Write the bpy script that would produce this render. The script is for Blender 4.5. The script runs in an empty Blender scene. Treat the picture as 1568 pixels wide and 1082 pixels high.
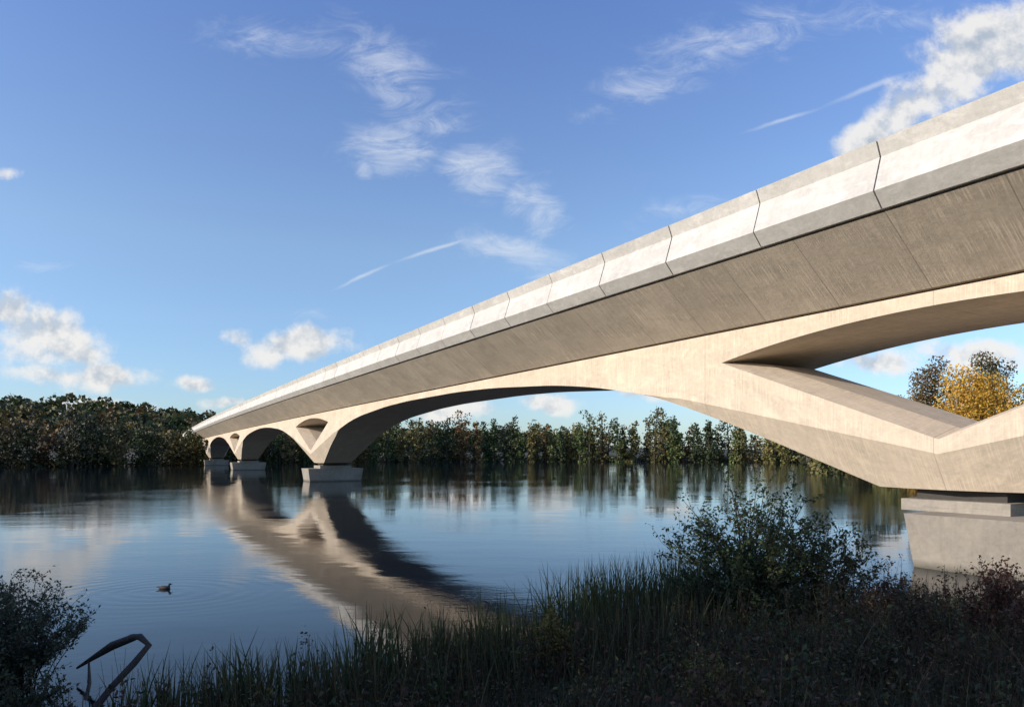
import bpy, math, numpy as np
from mathutils import Vector
rng=np.random.default_rng(11)
sc=bpy.context.scene
HC=3.8; F=1045.0; TH=math.atan(623/1045.0); R=5700.0
CT,ST=math.cos(TH),math.sin(TH)
def W(s,p,H):
    n=p+s*s/(2*R)
    return (-ST*s+CT*n, CT*s+ST*n, H+HC)
sc.view_settings.view_transform='Standard'; sc.view_settings.look='None'; sc.view_settings.exposure=0
# ---------------- camera
cam=bpy.data.cameras.new("camera"); co=bpy.data.objects.new("camera",cam); sc.collection.objects.link(co)
co.location=(0,0,HC); co.rotation_euler=(math.radians(90),0,0)
cam.sensor_width=36; cam.lens=36*F/1568; cam.shift_y=154/1568; cam.clip_end=8000; cam.clip_start=0.1
sc.camera=co
# ---------------- node helpers
class NT:
    def __init__(s,t): s.t=t
    def n(s,typ,**k):
        x=s.t.nodes.new(typ)
        for a,b in k.items(): setattr(x,a,b)
        return x
    def set(s,sock,v):
        if isinstance(v,bpy.types.NodeSocket): s.t.links.new(v,sock)
        else: sock.default_value=v
    def m(s,op,a,b=0.0,c=0.0,clamp=False):
        x=s.n('ShaderNodeMath',operation=op,use_clamp=clamp)
        s.set(x.inputs[0],a); s.set(x.inputs[1],b); s.set(x.inputs[2],c); return x.outputs[0]
    def vm(s,op,a,b=(0,0,0)):
        x=s.n('ShaderNodeVectorMath',operation=op)
        s.set(x.inputs[0],a); 
        if op=='SCALE': s.set(x.inputs['Scale'],b)
        else: s.set(x.inputs[1],b)
        return x.outputs['Value'] if op=='LENGTH' else x.outputs['Vector']
    def mr(s,v,a,b,c=0.0,d=1.0,it='LINEAR'):
        x=s.n('ShaderNodeMapRange',interpolation_type=it)
        for i,q in enumerate((v,a,b,c,d)): s.set(x.inputs[i],q)
        return x.outputs[0]
    def mix(s,f,a,b,bt='MIX'):
        x=s.n('ShaderNodeMix',data_type='RGBA',blend_type=bt)
        s.set(x.inputs[0],f)
        for i,q in ((6,a),(7,b)):
            if not isinstance(q,bpy.types.NodeSocket) and len(q)==3: q=(*q,1)
            s.set(x.inputs[i],q)
        return x.outputs[2]
    def noise(s,vec,scale,detail=4,rough=.55,dist=0):
        x=s.n('ShaderNodeTexNoise'); s.set(x.inputs['Vector'],vec)
        x.inputs['Scale'].default_value=scale; x.inputs['Detail'].default_value=detail
        x.inputs['Roughness'].default_value=rough; x.inputs['Distortion'].default_value=dist
        return x.outputs[0]
    def mapping(s,vec,loc=(0,0,0),rot=(0,0,0),scale=(1,1,1),typ='POINT'):
        x=s.n('ShaderNodeMapping',vector_type=typ); s.set(x.inputs[0],vec)
        x.inputs[1].default_value=loc; x.inputs[2].default_value=rot; x.inputs[3].default_value=scale
        return x.outputs[0]
def newmat(name):
    m=bpy.data.materials.new(name); m.use_nodes=True; t=m.node_tree
    b=t.nodes['Principled BSDF']; return m,NT(t),b
# ---------------- sun + world
EL=math.radians(21.5); AZ=math.radians(249)
S=Vector((math.sin(AZ)*math.cos(EL),math.cos(AZ)*math.cos(EL),math.sin(EL)))
sl=bpy.data.lights.new("sun",'SUN'); sl.energy=4.9; sl.angle=math.radians(.53); sl.color=(1,.90,.77)
so=bpy.data.objects.new("sun",sl); so.rotation_euler=S.to_track_quat('Z','Y').to_euler(); so.location=(-50,-30,60); sc.collection.objects.link(so)
w=bpy.data.worlds.new("World"); sc.world=w; w.use_nodes=True; t=w.node_tree; N=NT(t)
try:
    w.cycles.sampling_method='MANUAL'; w.cycles.sample_map_resolution=256
except Exception: pass
bg=t.nodes['Background']
sky=N.n('ShaderNodeTexSky',sky_type='NISHITA'); sky.sun_disc=False; sky.sun_elevation=EL; sky.sun_rotation=AZ
sky.air_density=1.0; sky.dust_density=0.6; sky.ozone_density=2.5
SKS=0.14
skc=N.vm('SCALE',sky.outputs[0],SKS)
tc=N.n('ShaderNodeTexCoord').outputs['Generated']
sep=N.n('ShaderNodeSeparateXYZ'); N.set(sep.inputs[0],tc)
yy=N.m('MAXIMUM',sep.outputs[1],0.05)
cu=N.m('DIVIDE',sep.outputs[0],yy); cv=N.m('DIVIDE',sep.outputs[2],yy)
cmb=N.n('ShaderNodeCombineXYZ'); N.set(cmb.inputs[0],cu); N.set(cmb.inputs[1],cv)
P=cmb.outputs[0]
warp=N.n('ShaderNodeTexNoise'); N.set(warp.inputs['Vector'],P); warp.inputs['Scale'].default_value=9; warp.inputs['Detail'].default_value=4
wv=N.vm('SCALE',N.vm('SUBTRACT',warp.outputs[1],(.5,.5,.5)),0.06)
PW=N.vm('ADD',P,wv)
def blobs(lst,src):
    acc=None
    for (x,y,a,b,r,st) in lst:
        q=N.mapping(src,loc=((x-784)/F,(695-y)/F,0),rot=(0,0,math.radians(r)),scale=(a/F,b/F,1e3),typ='TEXTURE')
        l=N.vm('LENGTH',q)
        mk=N.mr(l,0.0,1.0,st,0.0,'SMOOTHSTEP')
        acc=mk if acc is None else N.m('MAXIMUM',acc,mk)
    return acc
cum=[(70,520,150,85,-8,1),(130,575,170,42,0,1),(15,490,80,60,0,.9),(455,528,160,46,0,1.05),(365,512,60,28,0,.75),(305,585,52,20,0,.8),
 (15,266,40,20,0,.55),(1500,70,150,105,35,1.1),(1400,165,150,80,28,1.0),(1560,60,110,100,0,1.1),(1325,215,100,60,30,.9),
 (1340,556,110,40,0,1),(1500,536,150,42,0,1),(130,622,200,26,0,.85),(360,618,90,24,0,.8),(690,625,120,30,0,.95),(850,615,90,24,0,.85),(1010,605,130,20,0,.7)]
cir=[(600,228,125,68,0,1.0),(735,262,120,72,-10,1.0),(815,315,90,65,-40,1.0),(560,258,40,30,0,.9),(665,190,130,40,0,.75),(790,385,170,60,-15,.9),
 (1010,120,230,65,22,.78),(1140,55,260,75,8,.72),(1360,30,200,55,0,.6),(430,65,240,60,-6,.65),(600,115,210,110,-35,.7),(1050,318,130,40,10,.7),(1300,430,140,30,20,.4),(60,410,120,26,5,.5),(480,480,90,24,0,.45),(900,585,160,24,0,.5)]
con=[(556,422,58,4.0,23,.7),(676,377,92,4.5,19,.75),(1200,183,80,5,19,.5),(1330,135,90,6,20,.6)]
mc=blobs(cum,PW)
n1=N.noise(P,14,7,.6); n2=N.noise(N.vm('ADD',P,(-.012,.018,0)),14,4,.6)
dc=N.m('ADD',N.m('MULTIPLY',mc,1.15),N.m('MULTIPLY',N.m('SUBTRACT',n1,.5),2.5))
ac=N.mr(dc,0.2,1.0,0,1,'SMOOTHSTEP')
ac=N.m('MULTIPLY',ac,N.mr(mc,0,.3,0,1))
mi=blobs(cir,PW)
st=N.mapping(P,rot=(0,0,math.radians(-25)),scale=(.6,1.4,1))
n3=N.noise(st,19,7,.7,.9)
ai=N.m('MULTIPLY',N.mr(N.m('ADD',N.m('MULTIPLY',mi,.8),N.m('MULTIPLY',N.m('SUBTRACT',n3,.5),2.2)),.08,1.35,0,.70,'SMOOTHSTEP'),N.mr(mi,0,.6,0,1))
wc=N.vm('ADD',P,N.vm('SCALE',N.vm('SUBTRACT',warp.outputs[1],(.5,.5,.5)),0.02))
acn=N.m('MULTIPLY',blobs(con,wc),N.mr(n1,.3,.6,.35,.8))
lit=N.mr(N.m('SUBTRACT',n1,n2),-.10,.10,0,1)
thick=N.mr(dc,.5,1.5,0,1)
lit2=N.m('SUBTRACT',N.m('ADD',lit,.42),N.m('MULTIPLY',thick,.5),clamp=True)
ccol=N.mix(lit2,(.44,.51,.60),(.90,.88,.85))
cr=N.n('ShaderNodeValToRGB'); N.set(cr.inputs[0],sep.outputs[2]); e=cr.color_ramp.elements
e[0].position=0; e[0].color=(.42,.50,.63,1); e[1].position=.62; e[1].color=(.57,.63,.86,1)
for pz,cc in ((.10,(.50,.56,.67)),(.28,(.68,.68,.71)),(.45,(.64,.66,.78))):
    q=e.new(pz); q.color=(*cc,1)
skt=N.vm('SCALE',N.vm('MULTIPLY',skc,cr.outputs[0]),2.0)
c1=N.mix(N.m('MAXIMUM',ai,acn),skt,(.82,.86,.92))
c2=N.mix(N.m('MULTIPLY',ac,.93),c1,ccol)
t.links.new(c2,bg.inputs[0]); bg.inputs[1].default_value=1.0
# ---------------- materials
def concrete(name,base,var,streak=.5,joint=0,grime=.3,jstr=.6,seg=.22,rake=0,white=0,spec=.25,water=0):
    m,n,b=newmat(name)
    uv=n.n('ShaderNodeUVMap').outputs[0]
    geo=n.n('ShaderNodeNewGeometry').outputs['Position']
    a=n.noise(geo,.45,5,.6); f=n.noise(geo,6,6,.7)
    sv=n.noise(n.mapping(uv,scale=(22,.5,1)),1,4,.6)
    big=n.noise(n.mapping(uv,scale=(1.2,.6,1)),1.7,5,.6,.5)
    c=n.mix(n.mr(a,.35,.65),base,var)
    c=n.mix(n.m('MULTIPLY',n.mr(sv,.42,.72),streak),c,tuple(x*.62 for x in base))
    c=n.mix(n.m('MULTIPLY',n.mr(big,.45,.68),grime),c,tuple(x*.62 for x in var))
    c=n.mix(n.mr(f,.35,.65,0,.3),c,tuple(min(1,x*1.25) for x in base))
    if white:
        ws=n.noise(n.mapping(uv,scale=(5,2.2,1)),1,6,.7,.6)
        c=n.mix(n.m('MULTIPLY',n.mr(ws,.50,.66),white),c,tuple(min(.85,x*1.4) for x in base))
    hh=n.m('ADD',f,n.m('MULTIPLY',sv,.6))
    if rake:
        rk=n.noise(n.mapping(uv,rot=(0,0,.10),scale=(75,.7,1)),1,2,.5)
        rk2=n.mr(n.noise(n.mapping(uv,scale=(1.5,.8,1)),1.3,3),.40,.58)
        c=n.mix(n.m('MULTIPLY',n.m('MULTIPLY',n.mr(rk,.50,.60),rk2),rake),c,tuple(min(1,x*1.4) for x in base))
        hh=n.m('ADD',hh,n.m('MULTIPLY',rk,.8))
    if joint:
        s2=n.n('ShaderNodeSeparateXYZ'); n.set(s2.inputs[0],uv)
        jx=n.m('ADD',n.m('MULTIPLY',s2.outputs[0],joint),100.0)
        fr=n.m('FRACT',jx)
        ln=n.m('MAXIMUM',n.m('LESS_THAN',fr,.004*joint),n.m('GREATER_THAN',fr,1-.004*joint))
        wn=n.n('ShaderNodeTexWhiteNoise',noise_dimensions='1D'); n.set(wn.inputs['W'],n.m('FLOOR',jx))
        c=n.mix(n.mr(wn.outputs[0],0,1,0,seg),c,tuple(x*.65 for x in base))
        c=n.mix(n.m('MULTIPLY',ln,jstr),c,(.10,.09,.08))
    if water:
        sz=n.n('ShaderNodeSeparateXYZ'); n.set(sz.inputs[0],geo)
        wl=n.mr(n.m('ADD',sz.outputs[2],n.m('MULTIPLY',sv,.25)),.15,.42,.75,0)
        c=n.mix(wl,c,(.07,.068,.05))
    t=m.node_tree; t.links.new(c,b.inputs['Base Color'])
    b.inputs['Roughness'].default_value=.85; b.inputs['Specular IOR Level'].default_value=spec
    bu=n.n('ShaderNodeBump'); bu.inputs['Strength'].default_value=.4; bu.inputs['Distance'].default_value=.03
    n.set(bu.inputs['Height'],hh); t.links.new(bu.outputs[0],b.inputs['Normal'])
    return m
M_par=concrete("parapet_concrete",(.56,.53,.48),(.50,.475,.43),.3,1,.4,0,.25,0,.45)
M_web=concrete("deck_concrete",(.54,.455,.355),(.44,.375,.295),.5,1.37,.5,.45,.4,.55)
M_rib=concrete("arch_concrete",(.60,.50,.38),(.52,.435,.335),.4,.45,.45,.3,.2,.3,.3)
M_pier=concrete("pier_concrete",(.34,.30,.245),(.25,.225,.19),.6,0,.7,water=1)
def plain(name,col,rough=.8):
    m,n,b=newmat(name); geo=n.n('ShaderNodeNewGeometry').outputs['Position']
    f=n.noise(geo,5,5)
    c=n.mix(f,tuple(x*.6 for x in col),tuple(x*1.3 for x in col)); m.node_tree.links.new(c,b.inputs['Base Color']); b.inputs['Roughness'].default_value=rough
    return m
M_dark=plain("bearing_rubber_groove_dark",(.05,.045,.04))  # bearing rubber, also the dark colour standing in for groove shade
def leafmat(name,trans=.3):
    m,n,b=newmat(name); t=m.node_tree
    at=n.n('ShaderNodeAttribute',attribute_name='Col').outputs['Color']
    t.links.new(at,b.inputs['Base Color']); b.inputs['Roughness'].default_value=.6; b.inputs['Specular IOR Level'].default_value=.25
    if trans>0:
        tr=n.n('ShaderNodeBsdfTranslucent'); t.links.new(at,tr.inputs[0])
        mx=n.n('ShaderNodeMixShader'); mx.inputs[0].default_value=trans
        t.links.new(b.outputs[0],mx.inputs[1]); t.links.new(tr.outputs[0],mx.inputs[2])
        t.links.new(mx.outputs[0],t.nodes['Material Output'].inputs[0])
    return m
M_leaf=leafmat("foliage",.25); M_far=leafmat("distant_foliage",.15); M_leaf2=leafmat("foliage_dark",.25)
# ---------------- bridge
def empty(name):
    e=bpy.data.objects.new(name,None); sc.collection.objects.link(e); return e
bridge=empty("viaduct_bridge")
def mk(name,verts,faces,mat,uvs=None,parent=None,smooth=False):
    me=bpy.data.meshes.new(name); me.from_pydata(verts,[],faces); me.materials.append(mat)
    if uvs is not None:
        l=me.uv_layers.new(name="UVMap"); l.data.foreach_set('uv',np.array(uvs,dtype=np.float32).ravel())
    if smooth: me.polygons.foreach_set('use_smooth',[True]*len(faces))
    me.update(); o=bpy.data.objects.new(name,me); sc.collection.objects.link(o)
    if parent: o.parent=parent
    return o
class Sw:
    def __init__(s): s.v=[];s.f=[];s.uv=[]
    def sweep(s,secs,closed=True,cap=True):
        k=len(secs[0][1]); b0=len(s.v); cum=[]
        for (ss,pr) in secs:
            for (p,H) in pr: s.v.append(W(ss,p,H))
            L=[0]
            for i in range(k):
                a=pr[i];b=pr[(i+1)%k]; L.append(L[-1]+math.hypot(a[0]-b[0],a[1]-b[1]))
            cum.append(L)
        for j in range(len(secs)-1):
            for i in range(k if closed else k-1):
                i2=(i+1)%k
                s.f.append((b0+j*k+i,b0+j*k+i2,b0+(j+1)*k+i2,b0+(j+1)*k+i))
                u0=(secs[j][0]-12.5)/4.61; u1=(secs[j+1][0]-12.5)/4.61
                s.uv+= [(u0,cum[j][i]),(u0,cum[j][i+1]),(u1,cum[j+1][i+1]),(u1,cum[j+1][i])]
        if cap:
            for base,rev in ((b0,False),(b0+(len(secs)-1)*k,True)):
                f=[base+i for i in range(k)]
                if rev: f=f[::-1]
                s.f.append(tuple(f)); s.uv+=[secs[0 if not rev else -1][1][i if not rev else k-1-i] for i in range(k)]
    def make(s,name,mat): 
        o=mk(name,s.v,s.f,mat,s.uv,bridge); 
        import bmesh
        bm=bmesh.new(); bm.from_mesh(o.data); bmesh.ops.recalc_face_normals(bm,faces=bm.faces); bm.to_mesh(o.data); bm.free()
        return o
PC=27.1
def mir(pr): return pr+[(2*PC-p,H) for (p,H) in reversed(pr)]
par=Sw(); prof=[(20.72,9.8),(20.93,9.33),(20.56,8.2),(21.0,7.72),(21.5,7.72),(21.5,8.2),(21.2,8.5),(21.08,9.8)]
profm=[(2*PC-p,H) for p,H in prof]
for k in range(-18,140):
    s0=12.5+4.61*k
    g=.026; j1=rng.normal(0,.007)
    ss=np.linspace(s0+g,s0+4.61-g,3)
    for pf in (prof,profm): par.sweep([(a,[(p+j1,H) for p,H in pf]) for a in ss])
par.make("parapet",M_par)
# dark joint filler set behind the open panel joints
jf=Sw()
for k in range(-18,140):
    s0=12.5+4.61*k
    for pf in ([(20.98,9.7),(21.0,9.33),(20.72,8.2),(21.08,7.8),(21.3,7.8),(21.3,8.2)],):
        jf.sweep([(s0-.024,pf),(s0+.024,pf)])
        jf.sweep([(s0-.024,[(2*PC-p,H) for p,H in pf]),(s0+.024,[(2*PC-p,H) for p,H in pf])])
jf.make("joint_seal",M_dark)
web=Sw(); S0,S1=-70,655
ss=np.arange(S0,S1,2.305)
web.sweep([(a,mir([(21.42,7.86),(21.42,7.66),(21.16,7.66),(23.9,5.60),(24.3,5.60)])) for a in ss]); 
web.make("deck_box",M_web)
bk=Sw(); bk.sweep([(a,mir([(24.22,5.75),(24.22,5.3)])) for a in ss]); bk.make("groove_backing_dark",M_dark)  # dark backing below the deck box; the groove's shade is in its colour
dB=np.array([0,2.7,5.5,9.2,14,19,23,31,37,60]); hB=np.array([-1.24,-1.24,-.1,1.35,3.0,3.85,4.3,4.8,4.97,4.97])
xt=np.arange(0,60,.25); yt=np.interp(xt,dB,hB)
kr=np.exp(-(np.arange(-12,13)*.25/1.2)**2); kr/=kr.sum(); ys=np.convolve(np.pad(yt,12,mode='edge'),kr,'valid')
wgt=np.clip((xt-3.2)/3,0,1); yt=yt*(1-wgt)+ys*wgt
B=lambda d: float(np.interp(d,xt,yt))
def C(d):
    b=B(d); return b+.004+max(0,.226*d-b)*min(1,max(0,(14.5-d)/2.5))
U=lambda d: .5+.387*d
I=lambda d: 5.02-.88*(d/9.4)**2
PN=24.0; KC=.62; TOP=5.51
PIERS=[-68,12.35,97,175,252.5,329,405,481,557,633]
rib=Sw()
for a,b in zip(PIERS[:-1],PIERS[1:]):
    L=b-a; ds=np.concatenate([np.arange(9.4,30,.9),np.arange(30,L-30,2.0),np.arange(L-30,L-9.4,.9),[L-9.4]])
    secs=[]
    for x in ds:
        d=min(x,L-x); c=C(d);bb=B(d)
        secs.append((a+x,mir([(PN,TOP),(PN,c),(PN+KC*(c-bb)+.03,bb)])))
    rib.sweep(secs)
for c0 in PIERS:
    dd=np.linspace(-9.4,9.4,29)
    rib.sweep([(c0+x,mir([(PN,TOP),(PN,I(abs(x)))])) for x in dd])
    dd=np.array(sorted(set([-9.4,-8,-6.8,-5.5,-4.1,-2.7,-1.4,0,1.4,2.7,4.1,5.5,6.8,8,9.4])))
    secs=[]
    for x in dd:
        d=abs(x); c=C(d); bb=B(d)
        secs.append((c0+x,mir([(PN+1.5,min(U(d)+.4,4.3)),(PN,U(d)),(PN,c),(PN+KC*(c-bb)+.03,bb)])))
    rib.sweep(secs)
rib.make("arch_rib",M_rib)
pr=Sw(); br=Sw()
def box(sw,sc_,h0,p0,h1,p1,H0,H1):
    b0=len(sw.v)
    for (h,pp,H) in ((h0,p0,H0),(h1,p1,H1)):
        for (x,q) in ((-h,pp),(h,pp),(h,2*PC-pp),(-h,2*PC-pp)): sw.v.append(W(sc_+x,q,H))
    for j in range(4):
        a,b=j,(j+1)%4
        sw.f.append((b0+a,b0+b,b0+4+b,b0+4+a)); sw.uv+=[(a*.4,0),(a*.4+.8,0),(a*.4+.8,2),(a*.4,2)]
    for o in (0,4):
        sw.f.append((b0+o,b0+o+1,b0+o+2,b0+o+3)); sw.uv+=[(0,0),(1,0),(1,1),(0,1)]
for i,c0 in enumerate(PIERS):
    c1=c0-(1.35 if i==1 else 0)
    box(pr,c1,1.7,23.7,2.05,23.2,-5.3,-2.0)
    box(pr,c0,1.75,24.9,1.75,24.9,-2.01,-1.6)
    box(br,c0,1.45,25.4,1.45,25.4,-1.61,-1.2)
pr.make("pier",M_pier); br.make("pier_bearing",M_dark)
# ---------------- lake polygon + ground
lake=np.array([(-400,20),(-120,12),(-40,9.5),(-20,9),(-11,8.4),(-6,8.3),(-3,9.6),(0,11.8),(2.5,14.3),(5,16),(8.5,16.2),(13,14.8),(20,12),(45,6),(75,12),(100,40),(95,90),(80,125),(86,150),(130,220),(150,300),(80,345),(0,352),(-60,335),(-128,300),(-122,232),(-170,196),(-260,150),(-420,120)],float)
def inside(x,y):
    r=np.zeros(x.shape,bool); n=len(lake)
    for i in range(n):
        x1,y1=lake[i];x2,y2=lake[(i+1)%n]
        c=((y1>y)!=(y2>y))&(x<(x2-x1)*(y-y1)/((y2-y1)+1e-12)+x1); r^=c
    return r
def dist(x,y):
    d=np.full(x.shape,1e9); n=len(lake)
    for i in range(n):
        a=lake[i];b=lake[(i+1)%n]; e=b-a
        t_=np.clip(((x-a[0])*e[0]+(y-a[1])*e[1])/(e@e),0,1)
        d=np.minimum(d,np.hypot(x-a[0]-t_*e[0],y-a[1]-t_*e[1]))
    return d
def hgt(x,y):
    x=np.asarray(x,float);y=np.asarray(y,float)
    d=dist(x,y); ins=inside(x,y)
    wob=.10*np.sin(x*1.3+1)*np.sin(y*1.1+2)+.06*np.sin(x*3.1+y*2.3)
    out=np.minimum(d*.13,2.2)+np.minimum(d,1)*wob+np.clip(d/400,0,1)*6
    near=np.exp(-((x/5)**2+((y+1)/3.2)**2)); out=out+near*1.0
    hill=25*np.exp(-(((x+300)/120)**2+((y-470)/120)**2))+10*np.exp(-(((x+120)/220)**2+((y-650)/120)**2))
    out=out+hill
    return np.where(ins,-np.minimum(d*.35,2.5),out)
ax=np.concatenate([-np.geomspace(3000,30,80),np.linspace(-29,29,140),np.geomspace(30,3000,80)])
gx,gy=np.meshgrid(ax,ax+0.0,indexing='ij'); 
gy=gy+8
gz=hgt(gx,gy)
n=len(ax); V=np.stack([gx.ravel(),gy.ravel(),gz.ravel()],1)
idx=np.arange(n*n).reshape(n,n)
Fq=np.stack([idx[:-1,:-1],idx[1:,:-1],idx[1:,1:],idx[:-1,1:]],-1).reshape(-1,4)
def mesh_np(name,V,Fq,mat,col=None,smooth=False,parent=None):
    me=bpy.data.meshes.new(name); me.vertices.add(len(V)); me.vertices.foreach_set('co',V.astype(np.float32).ravel())
    me.loops.add(Fq.size); me.loops.foreach_set('vertex_index',Fq.astype(np.int32).ravel())
    me.polygons.add(len(Fq)); me.polygons.foreach_set('loop_start',np.arange(0,Fq.size,4,dtype=np.int32))
    try: me.polygons.foreach_set('loop_total',np.full(len(Fq),4,dtype=np.int32))
    except Exception: pass
    me.update(calc_edges=True)
    if smooth: me.polygons.foreach_set('use_smooth',np.ones(len(Fq),bool))
    if col is not None:
        a=me.color_attributes.new(name='Col',type='FLOAT_COLOR',domain='POINT')
        c=np.concatenate([col,np.ones((len(col),1))],1).astype(np.float32); a.data.foreach_set('color',c.ravel())
    me.materials.append(mat); me.validate(); o=bpy.data.objects.new(name,me); sc.collection.objects.link(o)
    if parent: o.parent=parent
    return o
m,nn,b=newmat("ground_soil"); geo=nn.n('ShaderNodeNewGeometry').outputs['Position']
c=nn.mix(nn.mr(nn.noise(geo,.8,5),.4,.6),(.035,.032,.018),(.045,.05,.02)); c=nn.mix(nn.mr(nn.noise(geo,9,5),.5,.7),c,(.085,.066,.045))
m.node_tree.links.new(c,b.inputs[0]); b.inputs['Roughness'].default_value=.95
mesh_np("ground",V,Fq,m,smooth=True)
# water
DK=(-9.83,19.3)
m,nn,b=newmat("lake_water"); geo=nn.n('ShaderNodeNewGeometry').outputs['Position']
b.inputs['Base Color'].default_value=(.003,.009,.017,1); b.inputs['Roughness'].default_value=.025; b.inputs['IOR'].default_value=1.36
w1=nn.noise(nn.mapping(geo,rot=(0,0,.25),scale=(.5,1.1,1)),.55,2,.5,.3)
w2=nn.noise(nn.mapping(geo,rot=(0,0,-.3),scale=(.8,1.6,1)),3.6,4,.6)
patch=nn.mr(nn.noise(geo,.05,3),.42,.60,.15,1.1)
dd=nn.vm('SUBTRACT',geo,(DK[0]+.2,DK[1]-.5,0)); rl=nn.vm('LENGTH',nn.vm('MULTIPLY',dd,(1,1.2,0)))
ring=nn.m('MULTIPLY',nn.m('SINE',nn.m('MULTIPLY',nn.m('ADD',rl,nn.m('MULTIPLY',w1,.8)),12)),nn.mr(rl,.2,6,.055,0,'SMOOTHSTEP'))
h=nn.m('ADD',nn.m('ADD',nn.m('MULTIPLY',w1,.5),nn.m('MULTIPLY',nn.m('MULTIPLY',w2,patch),.26)),ring)
bu=nn.n('ShaderNodeBump'); bu.inputs['Strength'].default_value=1; bu.inputs['Distance'].default_value=.017
nn.set(bu.inputs['Height'],h); m.node_tree.links.new(bu.outputs[0],b.inputs['Normal'])
mk("lake_water",[(-450,2,0),(200,2,0),(200,380,0),(-450,380,0)],[(0,1,2,3)],m)
# ---------------- vegetation geometry
class Geo:
    def __init__(s): s.V=[];s.F=[];s.C=[];s.n=0
    def add(s,V,F,C):
        s.V.append(V);s.F.append(F+s.n);s.C.append(C);s.n+=len(V)
    def leaves(s,c,size,col,aspect=.6,up=None):
        n=len(c); a=rng.normal(size=(n,3)); 
        a/=np.linalg.norm(a,axis=1,keepdims=True)+1e-9
        r=rng.normal(size=(n,3)); b_=np.cross(a,r); b_/=np.linalg.norm(b_,axis=1,keepdims=True)+1e-9
        sz=(np.broadcast_to(size,(n,))*rng.uniform(.6,1.3,n))[:,None]
        V=np.stack([c-a*sz*.5,c+b_*sz*aspect*.5,c+a*sz*.5,c-b_*sz*aspect*.5],1).reshape(-1,3)
        s.add(V,np.arange(4*n).reshape(n,4),np.repeat(col,4,0))
    def tube(s,pts,rad,col,k=5):
        pts=np.asarray(pts,float); n=len(pts); V=[]
        for i in range(n):
            d=pts[min(i+1,n-1)]-pts[max(i-1,0)]; d/=np.linalg.norm(d)+1e-9
            x=np.cross(d,[.3,.9,.2]); x/=np.linalg.norm(x)+1e-9; y=np.cross(d,x)
            for j in range(k):
                t_=2*math.pi*j/k; V.append(pts[i]+rad[i]*(x*math.cos(t_)+y*math.sin(t_)))
        F=[(i*k+j,i*k+(j+1)%k,(i+1)*k+(j+1)%k,(i+1)*k+j) for i in range(n-1) for j in range(k)]
        s.add(np.array(V),np.array(F),np.tile(np.array(col,float),(len(V),1)))
    def make(s,name,mat): return mesh_np(name,np.concatenate(s.V),np.concatenate(s.F),mat,np.concatenate(s.C))
BARK=(.07,.055,.04)
def tree(g,x,y,H,Wd,nl,ls,col,shape='round',cvar=.25,limbs=5,z0=None,low=.10,nlob=None,fat=1.0):
    if z0 is None: z0=float(hgt(x,y))
    lean=rng.normal(0,.03,2)
    tp=[(x+lean[0]*H*t_,y+lean[1]*H*t_,z0-.3+H*t_) for t_ in (0,.15,.4,.65,.88)]
    g.tube(tp,[H*.02,H*.015,H*.011,H*.006,H*.002],BARK)
    if nlob is None: nlob=int(rng.integers(16,24))
    cs=[];rs=[]
    for i in range(nlob):
        t_=low+(.95-low)*((i+rng.uniform())/nlob)
        if shape=='round': env=math.sin(math.pi*min(.93,max(.12,t_*.95)))**.5
        elif shape=='poplar': env=.55*math.sin(math.pi*min(.95,max(.1,t_)))**.5
        else: env=1.0*(1-t_)+.12
        a=rng.uniform(0,6.28); rr=Wd*.5*env*rng.uniform(.15,.75)
        c=np.array([x+rr*math.cos(a)+lean[0]*H*t_,y+rr*math.sin(a)+lean[1]*H*t_,z0+H*t_*.93])
        r=fat*Wd*.5*rng.uniform(.34,.56)*(.5+.5*env); cs.append(c);rs.append(r)
        if i<limbs: g.tube([np.array(tp[1])*.5+np.array(tp[2])*.5,(np.array(tp[2])+c)/2,c],[H*.008,H*.005,H*.001],BARK,4)
    rs=np.array(rs); pr_=rs**2/np.sum(rs**2); k=rng.choice(nlob,nl,p=pr_)
    d=rng.normal(size=(nl,3)); d/=np.linalg.norm(d,axis=1,keepdims=True)
    rad=rs[k]*rng.uniform(.5,1.12,nl)
    c=np.array(cs)[k]+d*rad[:,None]*np.array([1,1,.8])
    c[:,2]=np.maximum(c[:,2],z0+.2)
    lt=rng.uniform(1-cvar,1+cvar,nlob)[k]*rng.uniform(.75,1.25,nl)
    cc=np.array(col)[None,:]*lt[:,None]; cc[:,0]*=rng.uniform(.85,1.2,nl)
    g.leaves(c,ls,np.clip(cc,0,1),.75)
GR=[(.060,.082,.026),(.075,.092,.03),(.115,.11,.036),(.045,.062,.026),(.145,.115,.04),(.17,.11,.042),(.145,.13,.045),(.07,.098,.034),(.095,.095,.055),(.055,.072,.028)]
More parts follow.
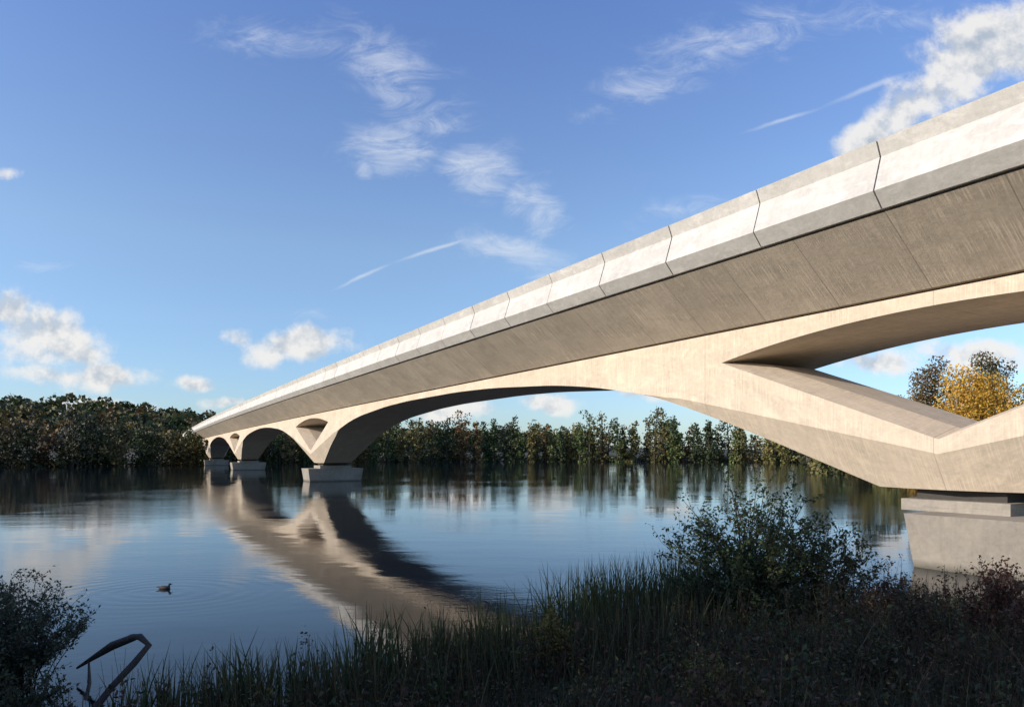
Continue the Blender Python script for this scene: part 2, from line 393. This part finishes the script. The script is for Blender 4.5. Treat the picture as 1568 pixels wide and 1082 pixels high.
def line(g,pts,rows,sp,hr,wr,nl,ls,dark=1.0,gold=.05,sh=.3,under=True,skip=0):
    pts=np.array(pts,float)
    for r in range(rows):
        for a,b in zip(pts[:-1],pts[1:]):
            L=np.linalg.norm(b-a); e=(b-a)/L; nr=np.array([-e[1],e[0]])
            k=max(1,int(L/sp))
            for i in range(k):
                if rng.uniform()<skip: continue
                q=a+e*(i+rng.uniform(.05,.95))*L/k+nr*(3.5+r*7+rng.uniform(-2,2))
                H=(hr[0]+(hr[1]-hr[0])*rng.beta(1.6,1.6))*(1+.05*r)*(.92+.10*math.sin(q[0]*.07+r*2)+.06*math.sin(q[0]*.19))
                col=np.array(GR[rng.integers(len(GR))])*dark*rng.uniform(.75,1.3)
                wd=rng.uniform(*wr)*(.6+.4*H/hr[1])
                if rng.uniform()<gold and r==0: col=np.array((.38,.23,.04))*dark; H*=.5
                s_='round' if rng.uniform()>sh else ('poplar' if rng.uniform()<.5 else 'cone')
                tree(g,q[0],q[1],H,wd,nl,ls,col,s_,limbs=2,low=.06)
            if r==0 and under:
                for i in range(int(L/2)):
                    q=a+e*(i+rng.uniform())*2+nr*rng.uniform(.3,2.8)
                    h=rng.uniform(1.5,6); n_=80
                    c=rng.normal(size=(n_,3))*np.array([1.5,1.5,h*.33])+np.array([q[0],q[1],h*.4]); c[:,2]=np.maximum(np.abs(c[:,2]),.1)
                    col=np.array(GR[rng.integers(len(GR))])*dark*rng.uniform(.6,1.3)
                    if rng.uniform()<.05: col=np.array((.36,.25,.05))*dark
                    g.leaves(c,ls*.85,np.tile(col,(n_,1))*rng.uniform(.7,1.3,(n_,1)),.8)
g=Geo()
line(g,[(165,300),(150,300),(80,345),(0,352),(-60,335),(-128,300)],3,7.2,(17,30),(8,14),660,1.1,1.15,.07,.32,skip=.05)
g.make("distant_tree_line",M_far)
g=Geo()
line(g,[(-128,300),(-122,232),(-170,196),(-260,150)],3,7,(11,20),(8,14),620,.95,.58,.02,.12)
g.make("distant_tree_line",M_far)
g=Geo()
line(g,[(80,125),(86,150),(130,220),(150,300)],3,8,(10,17),(8,12),620,.85,1.1,.12)
line(g,[(100,40),(95,90),(80,125)],1,8,(8,11),(8,11),600,.6,1.1,.1)
g.make("distant_tree_line",M_far)
g=Geo(); k_=1500; X=rng.uniform(-760,60,k_); Y=rng.uniform(340,640,k_)
kp=(hgt(X,Y)>5)
for x,y in zip(X[kp],Y[kp]):
    col=np.array(GR[rng.integers(len(GR))])*.75; h=rng.uniform(8,14); z=float(hgt(x,y)); n_=60
    d=rng.normal(size=(n_,3)); d/=np.linalg.norm(d,axis=1,keepdims=True)
    cc=d*np.array([6,6,h*.45])*rng.uniform(.7,1.05,(n_,1))+np.array([x,y,z+h*.55])
    g.leaves(cc,2.8,np.tile(col,(n_,1))*rng.uniform(.7,1.3,(n_,1)),.8)
g.make("hill_woodland",M_far)
for (x,y,H,Wd,col,n_,shp) in [(87.5,132,20.5,18,(.54,.33,.05),12000,'round'),(104,150,26,14,(.11,.09,.03),8000,'round'),(94,152,26.5,13,(.13,.085,.03),7000,'round'),
     (80,154,21.5,12,(.08,.09,.035),7000,'round'),(73,160,19,10,(.075,.08,.035),6000,'round'),(104,132,18,13,(.40,.24,.04),9000,'round')]:
    g=Geo(); tree(g,x,y,H,Wd,n_,.48,col,shp,.35,9); g.make("autumn_tree",M_leaf)
for (x,y,H) in [(-20,1,16),(-25,-5,18),(-29,2.5,17),(-17,-5,15),(-14,-1,13),(-34,-3,18)]:  # unseen trees behind-left of the camera, added to shade the near bank
    g=Geo(); tree(g,x,y,H,10,1700,.8,(.05,.06,.02),'round',.3,6); g.make("shade_tree",M_leaf)
# ---- bushes
def bush(g,x,y,H,Wd,nstem,ntw,nlf,ls,col,z0=None,leaf_from=.25,bark=(.045,.034,.026)):
    if z0 is None: z0=float(hgt(x,y))
    z0=max(z0,0)
    for i in range(nstem):
        a=rng.uniform(0,6.28); sp=Wd*.5*math.sqrt(rng.uniform(.02,1)); hh=H*rng.uniform(.5,1)*(1-.35*(sp/(Wd*.5))**2)
        b0=np.array([x+rng.normal(0,.18),y+rng.normal(0,.18),z0-.1]); tip=np.array([x+sp*math.cos(a),y+sp*math.sin(a),z0+hh])
        pts=[]
        for t_ in np.linspace(0,1,7):
            q=b0+(tip-b0)*np.array([t_**1.25,t_**1.25,t_**.85])+rng.normal(0,.03,3)*H*.3*t_; pts.append(q)
        pts=np.array(pts); g.tube(pts,np.linspace(.016,.003,7)*H/2.5,bark,4)
        lc=[]
        for j in range(ntw):
            t_=rng.uniform(.2,1); k=t_*6; k0=min(int(k),5); q=pts[k0]+(pts[k0+1]-pts[k0])*(k-k0)
            d=rng.normal(size=3); d[2]=abs(d[2])*.8+.3; d/=np.linalg.norm(d); l=rng.uniform(.15,.5)*H/2.8
            e=q+d*l; g.tube([q,q+d*l*.5+rng.normal(0,.015,3),e],[.005,.004,.0015],bark,3)
            if t_>leaf_from:
                m_=nlf; tt=rng.uniform(.15,1.05,m_)[:,None]; lc.append(q+d*l*tt+rng.normal(0,.035,(m_,3)))
        if lc:
            lc=np.concatenate(lc); cc=np.array(col)[None]*rng.uniform(.5,1.6,(len(lc),1)); g.leaves(lc,ls,cc,.5)
g=Geo(); bush(g,5.3,15.0,3.35,4.1,76,20,9,.085,(.052,.074,.027)); bush(g,4.5,14.3,1.9,2.9,40,16,10,.08,(.052,.07,.027)); bush(g,6.8,14.8,2.5,2.6,34,16,9,.08,(.065,.07,.027)); bush(g,5.6,14.2,1.6,3.2,50,16,10,.08,(.045,.055,.024)); g.make("willow_bush",M_leaf2)
g=Geo(); bush(g,-8.0,11.0,1.95,2.7,80,19,9,.06,(.075,.09,.055),z0=0); bush(g,-6.6,9.0,1.0,1.9,36,12,9,.055,(.06,.07,.035),z0=0); bush(g,-8.9,10.4,2.1,2.2,50,17,9,.06,(.07,.085,.05),z0=0); g.make("bank_bush",M_leaf2)
g=Geo(); bush(g,8.0,11.4,1.6,1.5,34,12,8,.07,(.10,.045,.03)); bush(g,9.6,12.0,1.2,1.7,26,12,8,.07,(.08,.045,.03)); bush(g,7.0,8.6,1.15,1.7,34,12,8,.055,(.09,.052,.028)); bush(g,6.2,10.5,1.15,1.3,26,12,8,.06,(.06,.05,.028)); bush(g,4.6,9.0,.95,1.5,26,12,8,.055,(.06,.06,.028)); bush(g,7.2,13.2,1.2,1.3,26,12,8,.06,(.075,.05,.03)); g.make("bramble_bush",M_leaf2)
g=Geo(); bush(g,.55,10.8,1.35,.7,14,12,10,.065,(.17,.14,.035)); bush(g,2.3,8.1,.75,.9,14,10,10,.05,(.13,.12,.035)); bush(g,7.3,7.6,.8,.8,14,10,9,.05,(.22,.15,.04)); g.make("yellow_shrub",M_leaf2)
# ---- reeds
def blades(g,xy,hr,wd,col,bend=.35,zoff=-.05):
    n_=len(xy); z=np.maximum(hgt(xy[:,0],xy[:,1]),-.15)+zoff
    H=rng.uniform(hr[0],hr[1],n_); a=rng.uniform(0,6.28,n_); bd=H*bend*rng.uniform(.1,1,n_)**1.5
    wa=rng.uniform(0,3.14,n_); k=5; V=np.zeros((n_,2*k,3))
    for i in range(k):
        t_=i/(k-1); w_=wd*(1-t_**1.6)*.5+.0008
        cx=xy[:,0]+np.cos(a)*bd*t_**2.2; cy=xy[:,1]+np.sin(a)*bd*t_**2.2; cz=z+H*t_*(1-.12*bd/H*t_)
        V[:,2*i]=np.stack([cx-np.cos(wa)*w_,cy-np.sin(wa)*w_,cz],1); V[:,2*i+1]=np.stack([cx+np.cos(wa)*w_,cy+np.sin(wa)*w_,cz],1)
    base=(np.arange(n_)*2*k)[:,None]
    F_=np.concatenate([base+np.array([2*i,2*i+1,2*i+3,2*i+2]) for i in range(k-1)],0)
    cc=np.repeat(np.array(col)[None]*rng.uniform(.5,1.8,(n_,1))*np.stack([rng.uniform(.85,1.5,n_),np.ones(n_),np.ones(n_)],1),2*k,0)
    g.add(V.reshape(-1,3),F_,cc)
def along(pts,n_,spread):
    pts=np.array(pts,float); L=np.r_[0,np.cumsum(np.linalg.norm(np.diff(pts,axis=0),axis=1))]
    t_=rng.uniform(0,L[-1],n_)
    t_=t_+.4*np.sin(t_*3.3)+.15*np.sin(t_*9)
    x=np.interp(t_,L,pts[:,0]);y=np.interp(t_,L,pts[:,1]); return np.stack([x,y],1)+rng.normal(0,spread,(n_,2))
g=Geo()
blades(g,along([(1.2,14.0),(2.5,14.6),(4.2,15.5)],1100,.45),(.9,1.9),.034,(.058,.082,.032))
blades(g,along([(-4.8,8.9),(-3,10.0),(-1,11.5),(.6,13)],1500,.5),(.4,1.3),.030,(.052,.074,.03))
for (rx,ry,rn,rh) in [(-3.6,9.4,60,1.5),(-2.2,10.6,90,1.75),(-1.3,11.2,70,1.6),(-.3,12.3,80,1.7),(-4.7,8.9,40,1.3),(.9,13.5,60,1.9)]:
    blades(g,np.array([rx,ry])+rng.normal(0,.22,(rn,2)),(rh*.6,rh),.042,(.055,.08,.03),.45)
blades(g,along([(-4.4,8.4),(-1,10.2),(2,12.6),(4,14)],2200,.6),(.4,1.2),.026,(.06,.068,.03))
blades(g,along([(7,15.6),(9,15.6),(13,14)],350,.4),(.3,.8),.02,(.085,.07,.035))
g.make("reed_bed",M_leaf2)
# ---- bank grass and weeds
n_=70000; xy=np.stack([rng.uniform(-6,17,n_),rng.uniform(3.5,17,n_)],1)
keep=(~inside(xy[:,0],xy[:,1]))&(xy[:,0]<xy[:,1]*.85+1)&(xy[:,0]>-xy[:,1]*.85)
cl=np.sin(xy[:,0]*1.9+np.sin(xy[:,1]*1.3)*2)*np.sin(xy[:,1]*2.3+1)+rng.normal(0,.5,n_)
xy=xy[keep&(cl>-.6)]
g=Geo(); blades(g,xy[:24000],(.15,.6),.014,(.062,.064,.03),.8)
blades(g,xy[24000:29500],(.5,1.2),.009,(.12,.09,.055),.5); g.make("bank_grass",M_leaf2)
g=Geo(); nw=850
q=xy[rng.choice(len(xy),nw)]
for i in range(nw):
    z0=float(hgt(q[i,0],q[i,1])); h=rng.uniform(.2,.95); n2_=rng.integers(40,130)
    col=np.array([(.055,.068,.027),(.07,.055,.03),(.10,.052,.033),(.048,.066,.024),(.16,.13,.04)][rng.choice(5,p=[.32,.24,.20,.18,.06])])*rng.uniform(.5,1.5)
    sp_=rng.uniform(.10,.28)
    c=rng.normal(size=(n2_,3))*np.array([sp_,sp_,h*.3])+np.array([q[i,0],q[i,1],z0+h*.45]); c[:,2]=np.maximum(c[:,2],z0)
    g.leaves(c,rng.uniform(.035,.10),col[None]*rng.uniform(.5,1.5,(n2_,1)),.5)
    for j in range(3):
        e=np.array([q[i,0]+rng.normal(0,.14),q[i,1]+rng.normal(0,.14),z0+h*rng.uniform(1,1.5)]); g.tube([np.array([q[i,0],q[i,1],z0]),e],[.006,.002],(.07,.05,.035),3)
    if rng.uniform()<.35:
        c=e+rng.normal(size=(16,3))*np.array([.025,.025,.08]); g.leaves(c,.04,np.tile((.07,.045,.03),(16,1)),.6)
g.make("bank_weeds",M_leaf2)
# ---------------- driftwood
def px(x,y,z): return ((x-784)/F*z, z, HC+(695-y)/F*z)
M_wood=plain("driftwood_bark",(.06,.048,.038),.8)
g=Geo()
g.tube([px(118,1022,11.6),px(140,1008,11.5),px(172,988,11.3),px(205,975,11.0)],[.02,.04,.07,.06],(1,1,1),8)
g.tube([px(200,975,11.0),px(214,974,10.95),px(228,987,10.9),px(205,1015,10.7),px(172,1050,10.5),px(150,1078,10.3),px(140,1092,10.2)],[.05,.055,.05,.055,.05,.055,.05],(1,1,1),8)
g.tube([px(136,1012,11.5),px(137,1045,11.0),px(128,1085,10.4)],[.015,.03,.035],(1,1,1),7)
g.make("fallen_branch",M_wood)
# ---------------- duck
def ell(c,r,k=12,j=8,taper=None):
    V=[];F_=[]
    for a in range(j+1):
        ph=math.pi*a/j
        for b_ in range(k):
            t_=2*math.pi*b_/k; v=[math.cos(ph)*r[0],math.sin(ph)*math.cos(t_)*r[1],math.sin(ph)*math.sin(t_)*r[2]]
            if taper:
                u=(v[0]/r[0]); v[1]*=1+taper*u; v[2]+= -.35*taper*u*r[2] if u<0 else 0; 
            V.append([c[i]+v[i] for i in range(3)])
    for a in range(j):
        for b_ in range(k): F_.append((a*k+b_,a*k+(b_+1)%k,(a+1)*k+(b_+1)%k,(a+1)*k+b_))
    return V,F_
duck=empty("duck"); duck.location=(DK[0],DK[1],-.01); duck.rotation_euler=(0,0,math.radians(8)); duck.scale=(.85,.85,.75)
M_db=plain("duck_brown_feathers",(.06,.045,.035)); M_dh=plain("duck_head_feathers",(.02,.03,.025)); M_bill=plain("duck_bill",(.3,.2,.05),.4)
for nm,c,r,mt,tp in (("body",(0,0,.05),(.19,.09,.085),M_db,.25),("tail",(-.2,0,.09),(.07,.04,.02),M_db,.3),("neck",(.14,0,.12),(.035,.033,.06),M_dh,0),("head",(.17,0,.18),(.05,.036,.038),M_dh,0),("bill",(.235,0,.17),(.035,.016,.009),M_bill,0)):
    v,f=ell(c,r,taper=tp); mk(nm,v,f,mt,None,duck,True)
